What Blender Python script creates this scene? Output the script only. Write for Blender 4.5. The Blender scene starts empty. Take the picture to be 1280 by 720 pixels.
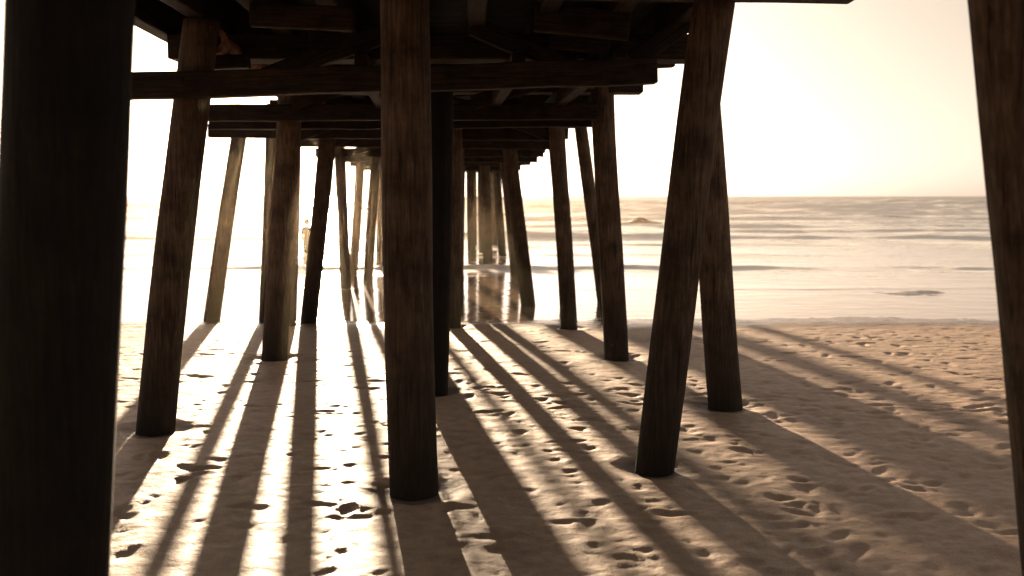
import bpy, math, random, bmesh
import numpy as np
from mathutils import Vector, Matrix
random.seed(7)
sc=bpy.context.scene
sc.view_settings.view_transform='Standard'; sc.view_settings.look='None'; sc.view_settings.exposure=0

# ---------------------------------------------------------------- numpy noise
def _h(i,j,s):
    v=np.sin(i*127.1+j*311.7+s*74.7)*43758.5453
    return v-np.floor(v)
def vn(x,y,s=0):
    xi=np.floor(x);yi=np.floor(y);fx=x-xi;fy=y-yi
    fx=fx*fx*(3-2*fx);fy=fy*fy*(3-2*fy)
    a=_h(xi,yi,s);b=_h(xi+1,yi,s);c=_h(xi,yi+1,s);d=_h(xi+1,yi+1,s)
    return (a*(1-fx)+b*fx)*(1-fy)+(c*(1-fx)+d*fx)*fy-0.5
def fbm(x,y,s=0,o=4):
    r=0;a=1.0
    for k in range(o):
        r=r+a*vn(x*2**k+k*17.3,y*2**k-k*9.1,s+k);a*=.5
    return r

def grid_mesh(name,X,Y,Z,mat,attrs={}):
    m,n=X.shape
    me=bpy.data.meshes.new(name)
    co=np.stack([X,Y,Z],-1).reshape(-1,3).astype(np.float32)
    idx=np.arange(m*n).reshape(m,n)
    q=np.stack([idx[:-1,:-1],idx[:-1,1:],idx[1:,1:],idx[1:,:-1]],-1).reshape(-1,4)
    me.vertices.add(len(co));me.vertices.foreach_set('co',co.ravel())
    me.loops.add(q.size);me.loops.foreach_set('vertex_index',q.ravel().astype(np.int32))
    me.polygons.add(len(q));me.polygons.foreach_set('loop_start',(np.arange(len(q))*4).astype(np.int32))
    me.polygons.foreach_set('loop_total',np.full(len(q),4,np.int32))
    me.update(calc_edges=True)
    me.polygons.foreach_set('use_smooth',np.ones(len(q),bool))
    for k,v in attrs.items():
        a=me.attributes.new(k,'FLOAT','POINT');a.data.foreach_set('value',v.ravel().astype(np.float32))
    me.materials.append(mat)
    ob=bpy.data.objects.new(name,me);sc.collection.objects.link(ob);return ob

# ---------------------------------------------------------------- materials
def newmat(name):
    m=bpy.data.materials.new(name);m.use_nodes=True
    nt=m.node_tree;return m,nt,nt.nodes['Principled BSDF']
def N(nt,t,**k):
    n=nt.nodes.new(t)
    for a,b in k.items(): setattr(n,a,b)
    return n
def ramp(nt,stops):
    r=N(nt,'ShaderNodeValToRGB');e=r.color_ramp.elements
    while len(e)<len(stops): e.new(.5)
    for i,(p,c) in enumerate(stops):
        e[i].position=p;e[i].color=(*c,1) if len(c)==3 else c
    return r
def noise(nt,vec,scale,detail=4,rough=.55):
    n=N(nt,'ShaderNodeTexNoise');n.inputs['Scale'].default_value=scale
    n.inputs['Detail'].default_value=detail;n.inputs['Roughness'].default_value=rough
    nt.links.new(vec,n.inputs['Vector']);return n
def mix(nt,fac,a,b,mode='MIX'):
    m=N(nt,'ShaderNodeMix',data_type='RGBA',blend_type=mode)
    for s,v in ((0,fac),(6,a),(7,b)):
        if isinstance(v,bpy.types.NodeSocket): nt.links.new(v,m.inputs[s])
        elif s==0: m.inputs[0].default_value=v
        else: m.inputs[s].default_value=(*v,1)
    return m.outputs[2]
def math_(nt,op,a,b=0.0,clamp=False):
    m=N(nt,'ShaderNodeMath',operation=op);m.use_clamp=clamp
    for i,v in enumerate((a,b)):
        if isinstance(v,bpy.types.NodeSocket): nt.links.new(v,m.inputs[i])
        else: m.inputs[i].default_value=v
    return m.outputs[0]
def maprange(nt,v,a,b,c=0.0,d=1.0):
    m=N(nt,'ShaderNodeMapRange');nt.links.new(v,m.inputs[0])
    for i,x in enumerate((a,b,c,d)): m.inputs[i+1].default_value=x
    return m.outputs[0]

def wood(name,axis,dark,mid,light):
    m,nt,b=newmat(name);L=nt.links
    tc=N(nt,'ShaderNodeTexCoord');oi=N(nt,'ShaderNodeObjectInfo')
    off=N(nt,'ShaderNodeVectorMath',operation='ADD')
    sc_=N(nt,'ShaderNodeVectorMath',operation='SCALE');cmb=N(nt,'ShaderNodeCombineXYZ')
    for i in range(3): L.new(oi.outputs['Random'],cmb.inputs[i])
    L.new(cmb.outputs[0],sc_.inputs[0]);sc_.inputs['Scale'].default_value=37
    L.new(tc.outputs['Object'],off.inputs[0]);L.new(sc_.outputs[0],off.inputs[1])
    mp=N(nt,'ShaderNodeMapping');L.new(off.outputs[0],mp.inputs[0])
    s=[1,1,1];s[axis]=.07;mp.inputs['Scale'].default_value=s
    g=noise(nt,mp.outputs[0],60,4,.65)
    mp3=N(nt,'ShaderNodeMapping');L.new(off.outputs[0],mp3.inputs[0])
    s=[1,1,1];s[axis]=.05;mp3.inputs['Scale'].default_value=s
    cr=noise(nt,mp3.outputs[0],34,2,.5)
    crack=ramp(nt,[(.0,(1,1,1)),(.30,(1,1,1)),(.36,(0,0,0)),(1,(0,0,0))]);L.new(cr.outputs[0],crack.inputs[0])
    bl=noise(nt,off.outputs[0],4.5,5,.65)
    r=ramp(nt,[(.28,dark),(.5,mid),(.72,light)]);L.new(g.outputs[0],r.inputs[0])
    r2=ramp(nt,[(.3,(.40,.38,.36)),(.7,(1.35,1.3,1.25))]);L.new(bl.outputs[0],r2.inputs[0])
    c=mix(nt,1.0,r.outputs[0],r2.outputs[0],'MULTIPLY')
    c=mix(nt,math_(nt,'MULTIPLY',crack.outputs[0],.7),c,(.012,.009,.007))
    geo=N(nt,'ShaderNodeNewGeometry');sp=N(nt,'ShaderNodeSeparateXYZ');L.new(geo.outputs['Position'],sp.inputs[0])
    zz=math_(nt,'ADD',sp.outputs[2],math_(nt,'MULTIPLY',bl.outputs[0],-.9))
    wet=maprange(nt,zz,-.35,.65,1.0,0.0)
    c=mix(nt,math_(nt,'MULTIPLY',wet,.85),c,(.016,.013,.010))
    val=N(nt,'ShaderNodeHueSaturation');L.new(c,val.inputs['Color'])
    L.new(maprange(nt,oi.outputs['Random'],0,1,.75,1.2),val.inputs['Value'])
    L.new(val.outputs[0],b.inputs['Base Color'])
    b.inputs['Roughness'].default_value=.78;b.inputs['Specular IOR Level'].default_value=.2
    h=math_(nt,'SUBTRACT',g.outputs[0],math_(nt,'MULTIPLY',crack.outputs[0],.9))
    h=math_(nt,'ADD',h,bl.outputs[0])
    bp=N(nt,'ShaderNodeBump');bp.inputs['Strength'].default_value=.85;bp.inputs['Distance'].default_value=.012
    L.new(h,bp.inputs['Height']);L.new(bp.outputs[0],b.inputs['Normal'])
    return m
M_pile=wood('weathered_pile_wood',2,(.048,.031,.021),(.098,.066,.044),(.17,.12,.084))
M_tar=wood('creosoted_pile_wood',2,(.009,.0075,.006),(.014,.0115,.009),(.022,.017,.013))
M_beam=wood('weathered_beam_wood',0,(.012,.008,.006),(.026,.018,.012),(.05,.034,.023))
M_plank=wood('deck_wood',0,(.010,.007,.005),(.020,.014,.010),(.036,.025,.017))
M_iron,nt,b=newmat('rusty_iron')
tc=N(nt,'ShaderNodeTexCoord');n=noise(nt,tc.outputs['Object'],14,6)
r=ramp(nt,[(.35,(.10,.055,.032)),(.65,(.38,.20,.11))]);nt.links.new(n.outputs[0],r.inputs[0]);nt.links.new(r.outputs[0],b.inputs['Base Color'])
b.inputs['Roughness'].default_value=.7;b.inputs['Metallic'].default_value=.2

# sand
M_sand,nt,b=newmat('sand');L=nt.links
geo=N(nt,'ShaderNodeNewGeometry');P=geo.outputs['Position']
sp=N(nt,'ShaderNodeSeparateXYZ');L.new(P,sp.inputs[0])
n1=noise(nt,P,.9,4);n2=noise(nt,P,11,4,.65);n3=noise(nt,P,240,1,.7)
r1=ramp(nt,[(.3,(.37,.245,.165)),(.7,(.48,.335,.24))]);L.new(n1.outputs[0],r1.inputs[0])
r2=ramp(nt,[(.3,(.72,.70,.68)),(.65,(1.07,1.06,1.05))]);L.new(n2.outputs[0],r2.inputs[0])
r3=ramp(nt,[(.33,(.6,.56,.53)),(.5,(1,1,1)),(.7,(1.12,1.11,1.1))]);L.new(n3.outputs[0],r3.inputs[0])
c=mix(nt,1.0,r1.outputs[0],r2.outputs[0],'MULTIPLY');c=mix(nt,1.0,c,r3.outputs[0],'MULTIPLY')
yy=math_(nt,'ADD',sp.outputs[1],math_(nt,'MULTIPLY',n1.outputs[0],1.3))
wet=maprange(nt,yy,13.3,13.9)
at=N(nt,'ShaderNodeAttribute',attribute_name='damp')
damp=math_(nt,'MAXIMUM',wet,math_(nt,'MULTIPLY',at.outputs['Fac'],.85))
c=mix(nt,math_(nt,'MULTIPLY',damp,.75),c,(.06,.042,.032))
L.new(c,b.inputs['Base Color'])
L.new(maprange(nt,wet,0,1,.64,.25),b.inputs['Roughness']);b.inputs['Specular IOR Level'].default_value=.38
h=math_(nt,'ADD',n2.outputs[0],math_(nt,'MULTIPLY',n3.outputs[0],.16))
bp=N(nt,'ShaderNodeBump');bp.inputs['Strength'].default_value=.6;bp.inputs['Distance'].default_value=.012
L.new(h,bp.inputs['Height']);L.new(bp.outputs[0],b.inputs['Normal'])

# water
M_water,nt,b=newmat('sea_water');L=nt.links
geo=N(nt,'ShaderNodeNewGeometry');P=geo.outputs['Position']
sp=N(nt,'ShaderNodeSeparateXYZ');L.new(P,sp.inputs[0])
at=N(nt,'ShaderNodeAttribute',attribute_name='foam')
mp=N(nt,'ShaderNodeMapping');mp.inputs['Scale'].default_value=(.4,1,1);L.new(P,mp.inputs[0])
f1=noise(nt,mp.outputs[0],2.2,6,.72)
ff=math_(nt,'ADD',at.outputs['Fac'],math_(nt,'MULTIPLY',math_(nt,'SUBTRACT',f1.outputs[0],.5),2.0))
foam=maprange(nt,ff,.32,.52)
shal=maprange(nt,sp.outputs[1],16,60,1.0,0.0)
wc=mix(nt,shal,(.09,.066,.048),(.36,.26,.185))
c=mix(nt,foam,wc,(.9,.86,.81));L.new(c,b.inputs['Base Color'])
rb_=maprange(nt,sp.outputs[1],30,140,.09,.30)
ro=N(nt,'ShaderNodeMix',data_type='FLOAT');L.new(foam,ro.inputs[0]);L.new(rb_,ro.inputs[2]);ro.inputs[3].default_value=.38
L.new(ro.outputs[0],b.inputs['Roughness']);b.inputs['IOR'].default_value=1.4
w1=noise(nt,mp.outputs[0],3.2,3,.62);w2=noise(nt,mp.outputs[0],.45,3,.6)
far=maprange(nt,sp.outputs[1],30,120,0.0,9.0)
hh=math_(nt,'ADD',w1.outputs[0],math_(nt,'MULTIPLY',w2.outputs[0],far))
bp=N(nt,'ShaderNodeBump');bp.inputs['Distance'].default_value=.06
L.new(maprange(nt,sp.outputs[1],14,45,.13,.7),bp.inputs['Strength'])
L.new(hh,bp.inputs['Height']);L.new(bp.outputs[0],b.inputs['Normal'])

# ---------------------------------------------------------------- pier
pier=bpy.data.objects.new('pier',None);sc.collection.objects.link(pier)
cnt={}
def part(base,me,loc=(0,0,0),mat=None):
    cnt[base]=cnt.get(base,0)+1
    ob=bpy.data.objects.new(f'{base}_{cnt[base]}',me);ob.location=loc
    if mat: me.materials.append(mat)
    sc.collection.objects.link(ob);ob.parent=pier;return ob

def axis_x(y): return -.036*y
# base x, base y, x at height zt, zt, radius base, radius top
piles=[(-1.322,2.62,-1.082,2.7,.160,.152),(1.888,3.10,1.515,2.7,.165,.158),
(-.573,5.66,-.614,2.786,.139,.139),(.894,6.116,1.226,2.87,.125,.125),
(-2.602,7.148,-2.264,2.517,.137,.125),(-.676,8.55,-.60,2.9,.115,.13),(1.733,7.955,1.471,2.75,.14,.122),
(-2.511,10.405,-2.295,2.645,.135,.125),(1.102,10.353,.936,2.763,.13,.122),
(-4.16,13.70,-3.717,2.568,.115,.105),(-3.383,13.52,-3.224,2.717,.08,.075),(-2.746,13.35,-2.444,2.494,.115,.11),
(-.765,12.93,-.755,2.3,.1,.1),(.735,12.78,.58,2.61,.108,.1),(1.32,13.6,.92,2.67,.09,.085),
(.251,15.53,-.025,2.44,.115,.105),(1.47,15.9,1.1,2.7,.10,.09),(-3.09,18.4,-3.17,2.5,.105,.1),(-2.874,19.79,-2.69,2.4,.105,.1),  # second pile is added so its shadow fills the right-hand wedge
(-3.4,21.2,-3.2,2.4,.1,.095),(-3.24,24.4,-3.15,2.5,.11,.1),(-.617,25.6,-.72,2.5,.13,.12),
(-1.11,27.6,-1.15,2.5,.12,.11),(-.27,28.3,-.45,2.5,.12,.11),(-1.39,26.6,-1.35,2.5,.11,.1),(.085,21.2,-.15,2.5,.12,.11),
(-1.2,18.6,-1.15,2.5,.11,.1),(-1.25,22.3,-1.2,2.5,.11,.1),
(-3.5,30.4,-3.3,2.5,.12,.11),(-2.0,30.4,-1.95,2.5,.12,.11),(-.9,30.4,-.95,2.5,.12,.11),(.1,30.4,-.1,2.5,.12,.11),
(-3.5,33.6,-3.3,2.5,.12,.11),(-1.9,33.6,-1.9,2.5,.12,.11),(-1.3,33.6,-1.3,2.5,.12,.11),(-.6,33.6,-.7,2.5,.12,.11),
(-.96,10.4,-.95,2.5,.125,.115),(-.88,15.6,-.87,2.5,.12,.11),(.87,15.6,.68,2.5,.115,.105),(-2.98,13.15,-2.86,2.5,.11,.10),(-1.42,13.2,-1.38,2.5,.12,.11)]  # extra piles, mostly hidden behind others, added only to cast more shadow streaks
TOPZ=2.93
def seabed(y): return -.03*max(0,y-13.3)
def make_pile(xb,yb,xt,zt,rb,rt,k):
    z0=-.7+seabed(yb);sl=(xt-xb)/zt
    nr=56;ns=36
    rr=np.random.default_rng(100+k)
    zs=np.linspace(z0,TOPZ,nr);th=np.linspace(0,2*np.pi,ns,endpoint=False)
    Z,T=np.meshgrid(zs,th,indexing='ij')
    f=np.clip(Z/TOPZ,0,1)
    R=rb+(rt-rb)*f
    R=R*(1+.05*fbm(np.cos(T)*1.3+k*5,Z*1.1+np.sin(T)*1.3,k,3)+.035*fbm(np.cos(T)*4+k,np.sin(T)*4+Z*.25,k+9,2))
    for _ in range(4):
        a=rr.uniform(0,2*np.pi);zc=rr.uniform(.3,2.7);ln=rr.uniform(.3,1.0)
        dT=np.abs((T-a+np.pi)%(2*np.pi)-np.pi)
        R=R-.010*np.exp(-(dT/.1)**2)*np.exp(-((Z-zc)/ln)**4)
    bx=.02*np.sin(Z*1.1+rr.uniform(0,6))*f*(k>1);by=.02*np.sin(Z*.9+rr.uniform(0,6))*f
    X=sl*Z+bx+R*np.cos(T);Y=by+R*np.sin(T)
    co=np.stack([X,Y,Z],-1).reshape(-1,3)
    verts=[tuple(v) for v in co];faces=[]
    for i in range(nr-1):
        for j in range(ns):
            j2=(j+1)%ns;faces.append((i*ns+j,i*ns+j2,(i+1)*ns+j2,(i+1)*ns+j))
    faces.append(tuple((nr-1)*ns+j for j in range(ns)))
    me=bpy.data.meshes.new('pile');me.from_pydata(verts,[],faces);me.update()
    for p in me.polygons[:-1]: p.use_smooth=True
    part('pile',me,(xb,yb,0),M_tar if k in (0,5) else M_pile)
for k,p in enumerate(piles): make_pile(*p,k)

def beam(base,p0,p1,w,h,mat=M_beam,seg=10,wob=.006):
    p0=Vector(p0);p1=Vector(p1);d=p1-p0;Ln=d.length
    vs=[];fs=[]
    for i in range(seg+1):
        x=Ln*i/seg;oy=random.uniform(-wob,wob);oz=random.uniform(-wob,wob)
        for sy,sz in ((-1,-1),(1,-1),(1,1),(-1,1)):
            vs.append((x,oy+sy*w/2+random.uniform(-1,1)*wob*.4,oz+sz*h/2+random.uniform(-1,1)*wob*.4))
    for i in range(seg):
        a=i*4
        for j in range(4): fs.append((a+j,a+(j+1)%4,a+4+(j+1)%4,a+4+j))
    fs=[f[::-1] for f in fs]
    fs.append((0,1,2,3));e=seg*4;fs.append((e+3,e+2,e+1,e))
    me=bpy.data.meshes.new(base);me.from_pydata(vs,[],fs);me.update()
    me.materials.append(mat)
    ob=part(base,me)
    q=d.to_track_quat('X','Z');ob.rotation_euler=q.to_euler();ob.location=p0
    bv=ob.modifiers.new('b','BEVEL');bv.width=.012;bv.segments=2;bv.limit_method='ANGLE'
    return ob
def bolt(x,y,z,r=.018):
    vs=[];fs=[];n=8
    for yy in (0,-.03):
        for j in range(n):
            a=2*math.pi*j/n;vs.append((r*math.cos(a),yy,r*math.sin(a)))
    for j in range(n): fs.append((j,(j+1)%n,n+(j+1)%n,n+j))
    fs.append(tuple(range(n,2*n)))
    me=bpy.data.meshes.new('bolt');me.from_pydata(vs,[],fs);me.update()
    part('bolt',me,(x,y,z),M_beam)

RE,LE=1.61,-2.62
END=34.3
bents=[2.85,5.95,7.95,10.4,13.2,15.6,18.6,21.3,24.6,27.5,30.4,33.6]
for i,y in enumerate(bents):
    ax=axis_x(y);r_=RE+ax+.1;l_=LE+ax+.25;z=2.845;z2=z
    if i==1: r_=2.02;z=2.985;z2=2.94
    if i==0: z=z2=2.93
    if i>3: l_-=.3
    beam('cap',(l_,y,z),(r_,y,z2),.3,.19,wob=.004)
for y in (-.5,-3.6): beam('cap',(LE-.05,y,2.845),(RE+.1,y,2.845),.3,.19)
# lower side-bolted walers
beam('waler',(-2.95,6.93,2.44),(1.03,7.22,2.585),.12,.18)
for x in (-2.27,-.62,.9): bolt(x,6.88+ (x+2.95)*.073,2.47+(x+2.95)*.036)
beam('waler',(-3.22,10.22,2.535),(.86,10.16,2.55),.12,.165)
beam('waler',(-3.2,10.66,2.47),(.9,10.62,2.5),.1,.15)
beam('waler',(-3.95,13.1,2.55),(.53,13.0,2.50),.12,.18)
for y in bents[5:11]:
    ax=axis_x(y)
    beam('waler',(LE+ax-.35+random.uniform(-.2,.2),y-.2,2.5+random.uniform(-.04,.04)),(RE+ax-.35+random.uniform(-.1,.1),y-.2,2.5+random.uniform(-.04,.04)),.12,.17)
for j,o in enumerate(np.linspace(LE+.18,RE-.12,9)):
    beam('stringer',(o-axis_x(5),-5,3.07),(o+axis_x(END),END,3.07),.13,.26,seg=30)
# struts and blocking
beam('brace',(.86,7.3,2.66),(1.5,7.35,3.12),.07,.13,seg=4)
beam('brace',(.55,7.5,2.62),(.75,7.5,2.98),.1,.1,seg=3)
beam('brace',(.95,8.6,2.80),(1.38,8.6,2.82),.12,.06,seg=3)
beam('brace',(.62,8.2,2.58),(.66,8.3,3.0),.08,.1,seg=3)
beam('brace',(-2.2,10.1,2.62),(-1.1,10.1,2.98),.07,.14,seg=4)
beam('brace',(-1.9,7.5,2.55),(-.8,7.5,2.95),.07,.14,seg=4)
beam('brace',(-.3,7.5,2.95),(.6,7.6,2.6),.07,.14,seg=4)
beam('brace',(-.4,10.0,2.62),(.7,10.0,2.95),.07,.14,seg=4)
for (x,z,h) in ((-1.35,2.66,.16),(-.2,2.67,.14),(.45,2.68,.15)):
    beam('girt',(x-axis_x(7),7.4,z),(x+axis_x(20),20,z),.1,h,seg=12)
for i in range(4,10):
    y=bents[i];ax=axis_x(y)
    beam('brace',(LE+ax+.3,y-.3,2.45),(ax-.8,y-.3,2.98),.07,.14,seg=4)
    beam('brace',(RE+ax-.6,y-.3,2.45),(ax-.5,y-.3,2.98),.07,.14,seg=4)
for i in range(46):
    y=random.uniform(6.4,30);x=random.uniform(LE+.4,RE-.7)+axis_x(y)
    beam('blocking',(x,y,2.9+random.uniform(-.1,.05)),(x+random.uniform(.3,.7),y+random.uniform(-.03,.03),2.9+random.uniform(-.08,.05)),.08,random.uniform(.12,.22),seg=2)
def tube(base,p0,p1,r,mat,n=20):
    d=Vector(p1)-Vector(p0);Ln=d.length;vs=[];fs=[]
    prof=[(0,r*.75),(0,r*1.35),(.05,r*1.35),(.05,r)]
    x=2.0
    while x<Ln-.3: prof+=[(x,r),(x,r*1.3),(x+.08,r*1.3),(x+.08,r)];x+=3.1
    prof+=[(Ln,r),(Ln,0.001)]
    for X,R in prof:
        for j in range(n):
            a=2*math.pi*j/n;vs.append((X,R*math.cos(a),R*math.sin(a)))
    for i in range(len(prof)-1):
        for j in range(n): fs.append((i*n+j,i*n+(j+1)%n,(i+1)*n+(j+1)%n,(i+1)*n+j))
    me=bpy.data.meshes.new(base);me.from_pydata(vs,[],fs);me.update()
    ob=part(base,me,p0,mat);ob.rotation_euler=d.to_track_quat('X','Z').to_euler();return ob
tube('drain_pipe',(-2.12,7.2,2.80),(-3.4,34.0,2.72),.07,M_iron)
beam('blocking',(-2.3,7.5,2.67),(-1.95,7.5,2.69),.14,.1,seg=2)
vs=[];fs=[];y=-5.0
while y<END:
    w=.27;z0=3.205+random.uniform(0,.006);z1=z0+.07
    l=LE+axis_x(y)-random.uniform(.05,.2);r_=RE+axis_x(y)+random.uniform(.0,.12)
    a=len(vs)
    for X in (l,r_):
        for yy,zz in ((y,z0),(y+w,z0),(y+w,z1),(y,z1)): vs.append((X,yy,zz))
    fs+=[(a,a+1,a+2,a+3),(a+7,a+6,a+5,a+4)]+[(a+(j+1)%4,a+j,a+4+j,a+4+(j+1)%4) for j in range(4)]
    y+=w+.008
me=bpy.data.meshes.new('deck');me.from_pydata(vs,[],fs);me.update();part('deck_planks',me,(0,0,0),M_plank)

# ---------------------------------------------------------------- beach sand
def axis_coords(lo,hi,fine,outlo,outhi,g=1.12):
    c=list(np.arange(lo,hi+fine*.5,fine))
    s=fine;x=c[-1]
    while x<outhi: s*=g;x+=s;c.append(x)
    s=fine;x=c[0];pre=[]
    while x>outlo: s*=g;x-=s;pre.append(x)
    return np.array(pre[::-1]+c)
xs=axis_coords(-7.6,9.2,.024,-3000,3000);ys=axis_coords(3.2,14.4,.024,-400,4000,1.09)
X,Y=np.meshgrid(xs,ys)
near=np.exp(-np.maximum(0,np.abs(X)-12)/10)*np.exp(-np.maximum(0,np.abs(Y-8)-12)/8)
Z=-.03*np.maximum(0,Y-13.3)
Z=np.where(Y>80,-2.0,Z)
Z=Z+near*(.016*fbm(X*.45,Y*.45,3,3)+.008*fbm(X*2.2,Y*2.2,8,4)+.0055*fbm(X*8,Y*10,12,3))
Z+=.134*np.exp(-((X-7.3)/1.5)**2-((Y-17.6)/.8)**2)*(1+.7*fbm(X*1.6,Y*5,31,4))
damp=np.zeros_like(Z)
for (xb,yb,xt,zt,rb,rt) in piles:
    if yb>15: continue
    d=np.hypot(X-xb,(Y-yb))
    Z+=-.028*np.exp(-(d/(rb*1.8))**2)+.012*np.exp(-((d-rb*2.4)/.09)**2)
    damp=np.maximum(damp,np.clip(1-(d-rb*1.5)/.09+1.2*fbm(X*6,Y*6,5,2),0,1)*(d<rb*3))
def foot(cx,cy,a,ln,wd,dp):
    R=ln*1.3
    i0,i1=np.searchsorted(ys,(cy-R,cy+R));j0,j1=np.searchsorted(xs,(cx-R,cx+R))
    if i1<=i0 or j1<=j0: return
    x=X[i0:i1,j0:j1]-cx;y=Y[i0:i1,j0:j1]-cy
    u=x*math.cos(a)+y*math.sin(a);v=-x*math.sin(a)+y*math.cos(a)
    w=wd*(1-.25*np.exp(-((u+ln*.08)/(ln*.16))**2))
    d=np.sqrt((u/(ln*.5))**2+(v/(w*.5))**2)
    d=np.abs(d+.45*vn(x*22+cx*9,y*22,4))
    Z[i0:i1,j0:j1]+=-dp*np.exp(-d**2)*(1+.35*np.sign(u)*np.minimum(1,abs(u)/(ln*.3)))+dp*.25*np.exp(-((d-1.5)/.35)**2)
def trail(x,y,a,n,step=.62):
    for k in range(n):
        s=1 if k%2 else -1
        a+=random.uniform(-.07,.07)
        foot(x-s*.09*math.sin(a),y+s*.09*math.cos(a),a+random.uniform(-.12,.12)+s*.1,random.uniform(.18,.25),random.uniform(.08,.10),random.uniform(.008,.014))
        x+=step*math.cos(a)*random.uniform(.9,1.1);y+=step*math.sin(a)*random.uniform(.9,1.1)
for (x,y,a,n) in [(-7,5.2,.05,24),(7,4.7,3.0,22),(-6,9.5,-.03,26),(8,8.2,3.25,24),(1.2,3.4,1.25,14),(2.2,3.4,1.35,15),(-1.8,3.4,1.7,12),(3.6,4.2,2.2,14),(8,6.3,3.05,22),(6,11.4,3.1,20),(.3,3.6,.7,18),(4.5,5,1.6,12),(2.6,3.4,1.1,10),(8,10.2,3.1,20),(7,7.4,3.1,22),(-.4,3.5,1.5,12),(-1.1,3.5,1.4,12)]: trail(x,y,a,n)
for _ in range(420):
    x=random.gauss(1.8,2.0);y=random.uniform(3.6,9.0)
    foot(x,y,random.uniform(0,6.28),random.uniform(.10,.22),random.uniform(.07,.11),random.uniform(.004,.012))
for _ in range(2400):
    x=random.uniform(-6.5,8.5);y=random.uniform(3.4,12.6)
    foot(x,y,random.uniform(0,6.28),random.uniform(.06,.16),random.uniform(.045,.08),random.uniform(.002,.007))
grid_mesh('beach_sand',X,Y,Z,M_sand,{'damp':damp})

# ---------------------------------------------------------------- sea
yy=[12.4]
while yy[-1]<4500:
    y=yy[-1];yy.append(y+(max(.07,.0055*y) if y<330 else .04*y))
yy=np.array(yy);uu=np.linspace(-1,1,330)
U,Yw=np.meshgrid(uu,yy);Xw=U*(26+.85*Yw)
Zw=np.full_like(Xw,-.012)
foam=np.zeros_like(Xw)
# y, height, width, crest length, foam amount, foam reach shoreward
waves=[(18.8,.008,.4,9,.3,1.2),(23.4,.048,.55,7,.9,3.0),(29.5,.03,1.0,8,.65,2),(34,.03,1,7,.6,2),(41,.16,1.1,11,1.3,4.5),(47,.08,1.6,12,.85,1.8),(56,.13,1.8,14,1.0,2.4),(71,.30,2.2,18,1.35,4.5),(88,.26,3,20,1.0,2.2),(106,.36,3.4,24,1.25,3.4),(132,.38,4,30,1.0,1.8),(165,.42,5,35,.9,1.4),(205,.5,7,40,.8,1),(255,.5,8,50,.7,1),(310,.5,9,60,.6,1)]
for k,(y0,h,w,xsn,fa,fr) in enumerate(waves):
    yc=y0+w*3.0*fbm(Xw/xsn,Xw*0+k*3.3,k,4)
    A=np.clip(.8+1.6*fbm(Xw/(xsn*.6),Xw*0+k*7.7,k+20,4),.08,1.7)
    s=(Yw-yc)
    s=s+w*.6*fbm(Xw/(w*1.0),Yw/(w*1.0),k+40,4)
    p=np.where(s>0,np.exp(-(s/(w*1.3))**2),np.exp(-(s/(w*.36))**2))
    Zw+=h*A*p
    front=np.where(s>0,np.exp(-(s/(w*.45))**2),np.exp(-(s/(w*fr))**2))
    foam=np.maximum(foam,front*np.clip(A*fa-.05,0,1.0))
amp=np.clip((Yw-17)/60,0,1)
Zw+=amp*(.13*fbm(Xw/3.5,Yw/1.6,70,4)+.16*fbm(Xw/12,Yw/5,75,3))*np.clip(1-(Yw-400)/600,0,1)
Zw+=.006*np.clip((Yw-14)/4,0,1)*fbm(Xw/.9,Yw/.45,80,3)
foam+=.38*np.clip(1-np.abs(fbm(Xw/3.5,Yw/1.3,90,4))*8,0,1)*np.clip((Yw-18)/3,0,1)*np.clip(1-(Yw-60)/30,0,1)
foam-=.12*np.clip((22-Yw)/3,0,1)
grid_mesh('sea_water',Xw,Yw,Zw,M_water,{'foam':foam})

# ---------------------------------------------------------------- rock awash
M_rock,nt,b=newmat('wet_rock')
tc=N(nt,'ShaderNodeTexCoord');n=noise(nt,tc.outputs['Object'],5,8)
r=ramp(nt,[(.35,(.16,.10,.06)),(.7,(.42,.28,.18))]);nt.links.new(n.outputs[0],r.inputs[0]);nt.links.new(r.outputs[0],b.inputs['Base Color'])
b.inputs['Roughness'].default_value=.45
bm=bmesh.new();bmesh.ops.create_icosphere(bm,subdivisions=5,radius=1)
for v in bm.verts:
    c=v.co;nn=float(fbm(np.array(c.x*1.7+3),np.array(c.y*1.7+c.z*2.1),5,5))
    v.co=Vector((c.x*1.3*(1+.5*nn),c.y*.9*(1+.5*nn),c.z*.26*(1+1.2*nn)))
me=bpy.data.meshes.new('rock');bm.to_mesh(me);bm.free()
for p in me.polygons: p.use_smooth=True
me.materials.append(M_rock)
rock=bpy.data.objects.new('rock',me);rock.location=(7.3,57,.09);sc.collection.objects.link(rock)

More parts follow.
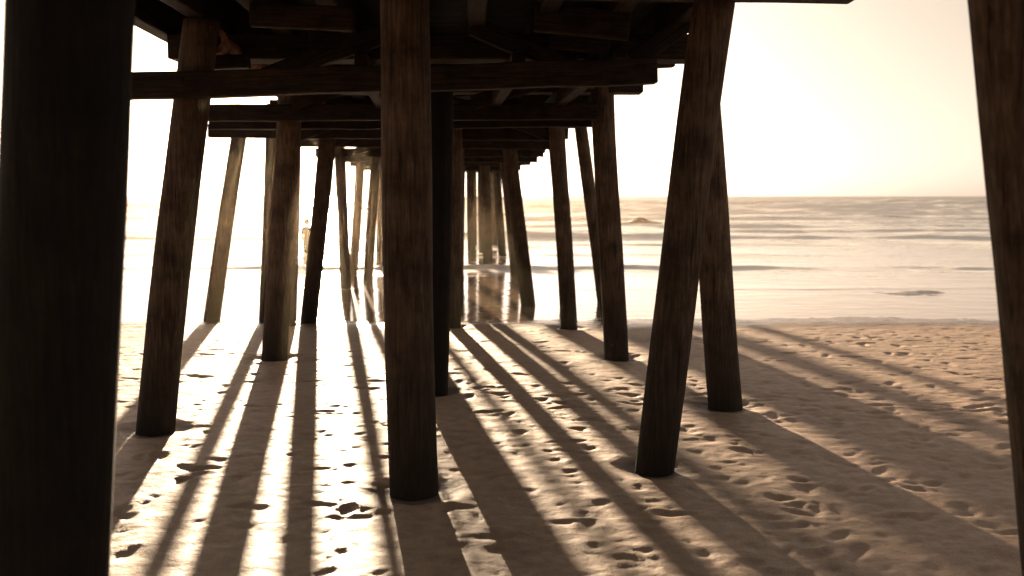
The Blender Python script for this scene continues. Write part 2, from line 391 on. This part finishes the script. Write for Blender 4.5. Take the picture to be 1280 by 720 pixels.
# ---------------------------------------------------------------- wading person
M_suit,nt,b=newmat('wetsuit_neoprene');b.inputs['Base Color'].default_value=(.02,.02,.023,1);b.inputs['Roughness'].default_value=.75;b.inputs['Specular IOR Level'].default_value=.2
M_skin,nt,b=newmat('skin');b.inputs['Base Color'].default_value=(.36,.2,.13,1);b.inputs['Roughness'].default_value=.6
M_hair,nt,b=newmat('hair');b.inputs['Base Color'].default_value=(.035,.022,.015,1);b.inputs['Roughness'].default_value=.7
per=bpy.data.objects.new('person',None);sc.collection.objects.link(per)
def skinned(name,pts,edges,mat,root=0,sub=2):
    me=bpy.data.meshes.new(name)
    b_=bmesh.new();ly=b_.verts.layers.skin.verify();vv=[]
    for i,p in enumerate(pts):
        v=b_.verts.new(p[:3]);v[ly].radius=(p[3],p[4] if len(p)>4 else p[3]);v[ly].use_root=(i==root);vv.append(v)
    for e in edges: b_.edges.new((vv[e[0]],vv[e[1]]))
    b_.to_mesh(me);b_.free()
    ob=bpy.data.objects.new(name,me);sc.collection.objects.link(ob);ob.parent=per
    m=ob.modifiers.new('skin','SKIN');m.use_smooth_shade=True
    s=ob.modifiers.new('sub','SUBSURF');s.levels=s.render_levels=sub
    me.materials.append(mat);return ob
B=[(0,0,.82,.12,.10),(0,0,.98,.115,.09),(0,.01,1.14,.14,.10),(0,0,1.25,.12,.085),(0,0,1.32,.05),
(.09,0,.76,.085),(.11,-.04,.42,.058),(.11,.03,.09,.042),(.12,-.10,.03,.035),
(-.09,0,.76,.085),(-.12,.05,.42,.058),(-.13,.14,.10,.042),(-.14,.02,.03,.035),
(.17,0,1.22,.052),(.23,-.02,.98,.042),(.22,-.14,.80,.03),
(-.17,0,1.22,.052),(-.25,.02,.98,.042),(-.27,-.05,.77,.03)]
E=[(0,1),(1,2),(2,3),(3,4),(0,5),(5,6),(6,7),(7,8),(0,9),(9,10),(10,11),(11,12),(3,13),(13,14),(14,15),(3,16),(16,17),(17,18)]
skinned('body',B,E,M_suit)
for s,(x,y,z) in ((1,(.22,-.14,.80)),(-1,(-.27,-.05,.77))):
    pts=[(x,y,z,.026,.02),(x,y-.02,z-.07,.036,.018)];ed=[(0,1)]
    for f in range(4):
        o=(f-1.5)*.019;l=[.055,.068,.064,.05][f]
        k=len(pts);pts+=[(x+o,y-.03,z-.10,.009),(x+o*1.15,y-.04,z-.10-l,.0075)];ed+=[(1,k),(k,k+1)]
    k=len(pts);pts+=[(x-s*.04,y-.03,z-.05,.011),(x-s*.052,y-.05,z-.09,.009)];ed+=[(0,k),(k,k+1)]
    skinned('hand_'+('left' if s>0 else 'right'),pts,ed,M_skin,sub=1)
bm=bmesh.new();bmesh.ops.create_uvsphere(bm,u_segments=24,v_segments=18,radius=1)
for v in bm.verts:
    c=v.co.copy();x=c.x*.073*(1-.2*max(0,-c.z));y=c.y*.092;z=c.z*.112
    if c.y<-.8 and abs(c.x)<.25: y-=.018*math.exp(-((c.z+.12)/.2)**2)
    if c.y<-.7 and .15<abs(c.x)<.55 and abs(c.z-.08)<.15: y+=.008
    v.co=(x,y,z)
me=bpy.data.meshes.new('head');bm.to_mesh(me)
for p in me.polygons:p.use_smooth=True
me.materials.append(M_skin);o=bpy.data.objects.new('head',me);o.location=(0,-.02,1.42);o.parent=per;sc.collection.objects.link(o)
for v in list(bm.verts):
    v.co=v.co*1.09+Vector((0,.008,.006))
bmesh.ops.delete(bm,geom=[v for v in bm.verts if v.co.z<-.02+(-v.co.y)*.9 and v.co.y<.06],context='VERTS')
me=bpy.data.meshes.new('hair');bm.to_mesh(me);bm.free()
for p in me.polygons:p.use_smooth=True
me.materials.append(M_hair);o=bpy.data.objects.new('hair',me);o.location=(0,-.02,1.42);o.parent=per;sc.collection.objects.link(o)
per.location=(-6.05,29.4,-.49);per.rotation_euler=(0,0,math.radians(150))

# ---------------------------------------------------------------- glow haze: added scatter volume imitating lens veiling around the sun
bm=bmesh.new();bmesh.ops.create_cube(bm,size=1)
for v in bm.verts: v.co=Vector((v.co.x*160,44+v.co.y*76,v.co.z*24+10))
me=bpy.data.meshes.new('glow_haze');bm.to_mesh(me);bm.free()
mm=bpy.data.materials.new('glow_haze');mm.use_nodes=True;nt=mm.node_tree;nt.nodes.clear()
o_=nt.nodes.new('ShaderNodeOutputMaterial');vs_=nt.nodes.new('ShaderNodeVolumeScatter')
vs_.inputs['Color'].default_value=(1,.80,.58,1);vs_.inputs['Density'].default_value=.00055;vs_.inputs['Anisotropy'].default_value=.84
nt.links.new(vs_.outputs[0],o_.inputs['Volume']);me.materials.append(mm)
glow=bpy.data.objects.new('glow_haze',me);sc.collection.objects.link(glow)

# ---------------------------------------------------------------- light
EL=math.radians(5.5);AZ=math.radians(-10.5)
sv=Vector((math.sin(AZ)*math.cos(EL),math.cos(AZ)*math.cos(EL),math.sin(EL)))
sl=bpy.data.lights.new('sun','SUN');sl.energy=27;sl.angle=math.radians(.8);sl.color=(1,.75,.50)
so=bpy.data.objects.new('sun',sl);so.rotation_euler=sv.to_track_quat('Z','Y').to_euler();so.location=(0,0,20);sc.collection.objects.link(so)
w=bpy.data.worlds.new('World');sc.world=w;w.use_nodes=True;nt=w.node_tree
bg=nt.nodes['Background'];sky=nt.nodes.new('ShaderNodeTexSky');sky.sky_type='NISHITA';sky.sun_disc=False
sky.sun_elevation=EL;sky.sun_rotation=AZ;sky.air_density=1.0;sky.dust_density=1.5;sky.ozone_density=1
hs=nt.nodes.new('ShaderNodeHueSaturation');hs.inputs['Saturation'].default_value=.25
gm=nt.nodes.new('ShaderNodeGamma');gm.inputs[1].default_value=.74
tint=mix(nt,1.0,gm.outputs[0],(1,.87,.765),'MULTIPLY')
nt.links.new(sky.outputs[0],hs.inputs['Color']);nt.links.new(hs.outputs[0],gm.inputs[0])
nt.links.new(tint,bg.inputs[0]);bg.inputs[1].default_value=.25

# ---------------------------------------------------------------- camera
cam=bpy.data.cameras.new('camera');cam.lens=35;cam.sensor_width=36;cam.clip_end=9000;cam.clip_start=.05
co=bpy.data.objects.new('camera',cam);co.location=(0,0,1.7);co.rotation_euler=(math.radians(90-5.28),0,0)
cam.dof.use_dof=True;cam.dof.focus_distance=6.3;cam.dof.aperture_fstop=2.2
sc.collection.objects.link(co);sc.camera=co
